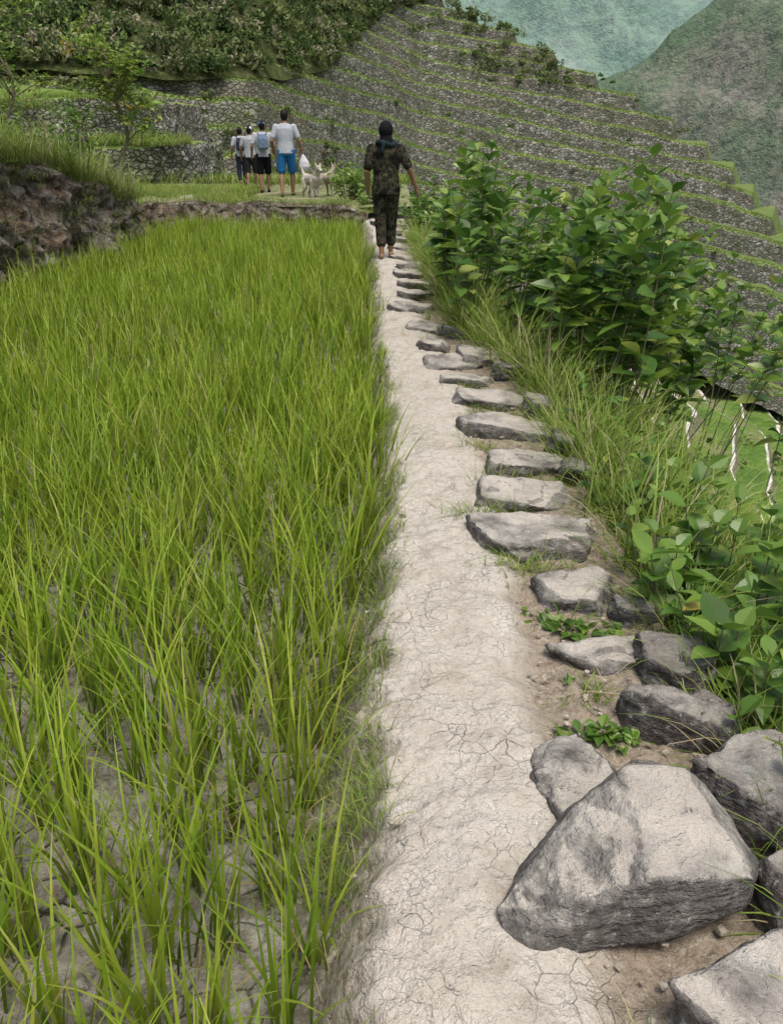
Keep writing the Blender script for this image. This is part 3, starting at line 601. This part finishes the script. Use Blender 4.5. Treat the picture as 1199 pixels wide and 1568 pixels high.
def person(name,loc,rot,scale,J,shirt,pants,pantz,sleeve=1.0,head='hair',extra=None,shoe=None,shirtz=.84):
    e=empty(name,loc,rot,scale)
    B=Body(); lean=J.get('lean',0); L_=lambda z: lean*(z-.9)
    for sd in ('l','r'):
        h,k,a,t=J[sd+'hip'],J[sd+'knee'],J[sd+'ank'],J[sd+'toe']
        B.chain([h,k],[.082,.055]); kk=Vector(k)*.65+Vector(a)*.35+Vector((0,-.012,0)); B.chain([k,kk,a],[.052,.053,.034])
        B.chain([Vector(a)+Vector((0,-.03,-.045)),Vector(a)+Vector((0,.03,-.035)),t],[.03,.034,.022])
        for q in range(5): 
            sgn=1 if sd=='r' else -1; B.cap(Vector(t)+Vector((sgn*(q-2)*.014,0,-.005)),.012,Vector(t)+Vector((sgn*(q-2)*.015,.035-abs(q-1)*.004,-.010)),.010)
        s,el,w=J[sd+'sh'],J[sd+'el'],J[sd+'wr']
        B.chain([s,el,w],[.052,.040,.028]); hand(B,w,Vector(w)-Vector(el),1 if sd=='r' else -1)
    B.rings([(0,L_(.85),.85,.13,.10),(0,L_(.95),.95,.155,.105),(0,L_(1.05),1.05,.13,.09),(0,L_(1.2),1.2,.155,.10),(0,L_(1.32),1.32,.165,.10),(0,L_(1.38),1.38,.12,.07),(0,L_(1.41),1.41,.06,.055)])
    hx,hy,hz=J['head']; B.chain([(0,L_(1.36),1.36),(hx,hy-.01,hz-.05)],[.056,.054])
    B.ball((hx,hy,hz+.015),.1,(.76,.95,1.05)); B.ball((hx,hy+.03,hz-.06),.06,(.9,1,.8)); B.cap((hx,hy+.092,hz+.02),.009,(hx,hy+.108,hz-.018),.013)
    for q in (-1,1): B.ball((hx+q*.078,hy-.005,hz-.005),.026,(.35,.8,1.2))
    B.make('body',SKIN,e,.007,2)
    Bf=Body()
    for q in (-1,1): Bf.ball((hx+q*.031,hy+.086,hz+.022),.012)
    Bf.make('eyes',plain('eye_dark',(.03,.02,.015),.3),e,.004,0)
    Bf=Body(); Bf.cap((hx-.02,hy+.086,hz-.055),.008,(hx+.02,hy+.086,hz-.055),.008); Bf.make('mouth',plain('lips',(.25,.08,.06),.5),e,.003,0)
    S=Body()
    S.rings([(0,L_(shirtz),shirtz,.182,.130),(0,L_(.95),.95,.172,.122),(0,L_(1.06),1.06,.162,.114),(0,L_(1.2),1.2,.185,.122),(0,L_(1.31),1.31,.2,.118),(0,L_(1.375),1.375,.15,.085),(0,L_(1.405),1.405,.075,.07)])
    for sd in 'lr':
        s,el=Vector(J[sd+'sh']),Vector(J[sd+'el']); en=s.lerp(el,sleeve); S.chain([s+Vector((0,0,-.005)),en],[.070,.060])
    S.make('shirt',shirt,e,.009,4)
    P_=Body(); P_.rings([(0,0,.80,.165,.12),(0,0,.88,.172,.125),(0,0,.97,.155,.11)])
    for sd in 'lr':
        h,k,a=(Vector(J[sd+q]) for q in ('hip','knee','ank'))
        if pantz>k.z:
            f=(h.z-pantz)/(h.z-k.z); P_.chain([h,h.lerp(k,f)],[.102,.092])
        else:
            f=(k.z-pantz)/(k.z-a.z); P_.chain([h,k,k.lerp(a,f)],[.102,.078,.066])
    P_.make('trousers' if pantz<.4 else 'shorts',pants,e,.009,4)
    if head=='hair':
        Hh=Body(); Hh.ball((hx,hy-.014,hz+.032),.1,(.82,.97,1.02)); Hh.ball((hx,hy-.04,hz-.03),.065,(1,.8,1)); Hh.make('hair',HAIR,e,.007,2)
    if extra: extra(e,hx,hy,hz)
    if shoe:
        F_=Body()
        for sd in 'lr':
            a,t=Vector(J[sd+'ank']),Vector(J[sd+'toe']); F_.chain([a+Vector((0,-.035,-.045)),t+Vector((0,.02,-.006))],[.036,.036])
        F_.make('shoes',shoe,e,.008,3)
    return e
def J(st=.12,spread=.075,la=(-.24,.0),ra=(.24,.0),lean=.0,headf=.0,bendl=0,bendr=0):
    return dict(lean=lean,lhip=(-.085,0,.87),rhip=(.085,0,.87),lknee=(-spread-.01,-st*.1+.02,.47),rknee=(spread+.01,st*.5+.06,.48),
      lank=(-spread,-st,.085),rank=(spread,st,.085),ltoe=(-spread-.012,-st+.13,.025),rtoe=(spread+.012,st+.13,.025),
      lsh=(-.18,.45*lean,1.335),rsh=(.18,.45*lean,1.335),lel=(la[0]-.02,la[1]-.04+.2*lean,1.08),rel=(ra[0]+.02,ra[1]-.03+.2*lean,1.08),
      lwr=(la[0]-.04,la[1]+.05+bendl,.86+abs(bendl)*.5),rwr=(ra[0]+.06,ra[1]+.05+bendr,.87+abs(bendr)*.5),head=(0,.02+headf+.55*lean,1.53))
def camo():
    m=M('camouflage_cloth',.9,.1)
    c=m.ramp(m.noise(9,3,.6),[(.0,(.012,.012,.010)),(.44,(.035,.035,.024)),(.52,(.075,.062,.042)),(.58,(.02,.026,.014)),(.68,(.10,.085,.06))],'CONSTANT')
    m.col(c); m.bump(m.noise(14,4),.03,.8); return m.m
CAMO=camo(); BLACK=plain('black_cloth',(.012,.012,.014),.9,40,.3,.1)
def hood(e,hx,hy,hz):
    h=Body(); h.ball((hx,hy-.006,hz+.02),.1,(.9,1.05,1.12)); h.chain([(hx,hy-.02,hz-.04),(hx,hy-.03,hz-.13)],[.075,.085]); h.make('black_head_wrap',BLACK,e,.007,3)
    h=Body()
    for i in range(14):
        a=i/14*6.28; b_=(i+1)/14*6.28; h.cap((hx+.105*math.cos(a),hy-.03+.085*math.sin(a),hz-.135+.02*math.sin(a*2)),.034,(hx+.105*math.cos(b_),hy-.03+.085*math.sin(b_),hz-.135+.02*math.sin(b_*2)),.034)
    h.cap((-.03,-.12,1.40),.03,(-.05,-.15,1.30),.02); h.make('scarf',plain('dark_scarf',(.012,.024,.028),.9,50,.4),e,.008,3)
js=J(.10,.062,(-.225,0),(.26,.02)); js['rwr']=(.39,.06,.87); js['rel']=(.30,-.02,1.1); js['lwr']=(-.235,.05,.86)
person('soldier',(-.07,10.95,.0),.03,.985,js,CAMO,CAMO,.20,.82,'none',hood,None,.80)
WHITE=plain('grey_white_tshirt',(.40,.43,.48),.9,20,.1); BLUE=plain('blue_shorts',(.02,.14,.36),.7,25,.2); WH2=plain('white_tshirt',(.44,.46,.50),.9,20,.12)
def bag_extra(e,hx,hy,hz):
    b_=Body(); b_.rings([(.37,.03,.50,.07,.05),(.37,.03,.58,.12,.08),(.37,.03,.68,.10,.07),(.35,.03,.82,.02,.02)]); b_.make('plastic_bag',plain('white_plastic',(.6,.6,.63),.4,30,.1),e,.008,3)
j2=J(.16,.10,(-.25,.0),(.27,.03),.10,.02); j2['lwr']=(-.27,.14,.90)
person('hiker_in_blue_shorts',(-2.2,18.2,.2),.05,1.0,j2,WHITE,BLUE,.52,.7,'hair',bag_extra,plain('sandal',(.10,.07,.05),.7,30))
def cap_extra(colc,pack):
    def f(e,hx,hy,hz):
        c=Body(); c.ball((hx,hy-.008,hz+.045),.1,(.84,1.0,.85)); c.chain([(hx-.03,hy+.09,hz+.045),(hx+.03,hy+.09,hz+.045)],[.02,.02]); c.cap((hx,hy+.08,hz+.045),.03,(hx,hy+.15,hz+.035),.02); c.make('cap',plain('cap_cloth',colc,.8,30),e,.008,2)
        if pack:
            c=Body(); c.rings([(0,-.19,1.0,.11,.06),(0,-.2,1.05,.14,.09),(0,-.2,1.25,.13,.09),(0,-.18,1.36,.08,.06)]); c.chain([(-.1,-.12,1.36),(-.1,0,1.41),(-.11,.12,1.3)],[.018]*3); c.chain([(.1,-.12,1.36),(.1,0,1.41),(.11,.12,1.3)],[.018]*3); c.make('backpack',plain('pack_cloth',pack,.8,30),e,.009,3)
    return f
person('hiker_with_backpack',(-2.83,19.3,.2),.15,.88,J(.12,.085,(-.25,0),(.25,0),.06),WH2,BLACK,.50,.7,'hair',cap_extra((.05,.16,.35),(.16,.22,.32)),BLACK)
person('hiker_with_cap',(-3.3,20.4,.2),-.1,.82,J(.14,.08,(-.24,.02),(.24,.02),.05),plain('white_shirt',(.40,.42,.46),.9,20,.15),plain('dark_trousers',(.03,.03,.035),.9,30),.45,.7,'hair',cap_extra((.7,.72,.75),None),BLACK)
person('hiker_with_cap',(-3.72,21.6,.2),.2,.80,J(.1,.08,(-.24,.02),(.24,.02),.05),WH2,plain('navy_trousers',(.025,.03,.05),.9,30),.2,.7,'hair',cap_extra((.04,.05,.08),(.03,.04,.06)),BLACK)
def dog(loc,rot,s,tone):
    e=empty('white_dog',loc,rot,s); B=Body()
    B.chain([(0,-.24,.46),(0,-.05,.45),(0,.14,.44),(0,.24,.47)],[.095,.088,.115,.10]); B.ball((0,.14,.42),.12,(.85,1.1,1.15))
    B.chain([(0,.22,.5),(0,.34,.64)],[.085,.06]); B.ball((0,.37,.67),.07,(.9,1,.9)); B.chain([(0,.41,.66),(0,.50,.63)],[.042,.027])
    for q in (-1,1):
        B.chain([(q*.045,.345,.72),(q*.062,.33,.785)],[.026,.008])
        B.chain([(q*.06,-.22,.42),(q*.075,-.15,.28),(q*.075,-.29,.16),(q*.075,-.26,.03),(q*.075,-.22,.02)],[.075,.042,.024,.02,.022])
        B.chain([(q*.07,.19,.42),(q*.075,.16,.27),(q*.075,.19,.15),(q*.075,.185,.03),(q*.075,.22,.02)],[.06,.036,.026,.02,.023])
    B.chain([(0,-.3,.5),(0,-.4,.56),(0,-.44,.62),(0,-.45,.68)],[.034,.028,.022,.012])
    m=M('dog_fur',.9,.1); m.col(m.ramp(m.noise(5,3),[(.45,tone),(.62,tuple(v*.75 for v in tone))])); m.bump(m.noise(60,3),.01,.8)
    B.make('body',m.m,e,.007,4)
    n=Body(); n.ball((0,.525,.637),.014); n.ball((-.03,.42,.70),.010); n.ball((.03,.42,.70),.010); n.make('nose_and_eyes',BLACK,e,.004,0)
dog((-1.58,17.0,.2),-2.6,.92,(.52,.48,.41)); dog((-1.42,18.2,.2),-.7,.85,(.36,.32,.25))
# ------------------------------------------------------------ light, world, camera
w=D2.worlds.new('World'); scene.world=w; w.use_nodes=True; nt=w.node_tree
sky=nt.nodes.new('ShaderNodeTexSky'); sky.sky_type='NISHITA'; sky.sun_disc=False
S=Vector((.15,-.32,1.1)).normalized(); el=math.asin(S.z); az=math.atan2(S.x,S.y)
sky.sun_elevation=el; sky.sun_rotation=az; sky.dust_density=6; sky.air_density=1.0; sky.ozone_density=.3
bg=nt.nodes['Background']; bg.inputs[1].default_value=.15; nt.links.new(sky.outputs[0],bg.inputs[0])
ld=D2.lights.new('sun','SUN'); ld.energy=2.15; ld.angle=math.radians(25); ld.color=(1,.96,.89)
lo=link(D2.objects.new('sun',ld)); lo.rotation_euler=(-S).to_track_quat('-Z','Y').to_euler()
cd=D2.cameras.new('camera'); cd.sensor_fit='VERTICAL'; cd.sensor_height=36; cd.lens=28; cd.clip_end=6000; cd.clip_start=.05
co=link(D2.objects.new('camera',cd)); co.location=(0,0,1.6); co.rotation_euler=(math.radians(90-26),0,0); scene.camera=co
scene.view_settings.view_transform='Standard'; scene.view_settings.look='None'; scene.view_settings.exposure=0
print('polys',sum(len(o.data.polygons) for o in D2.objects if o.type=='MESH'))
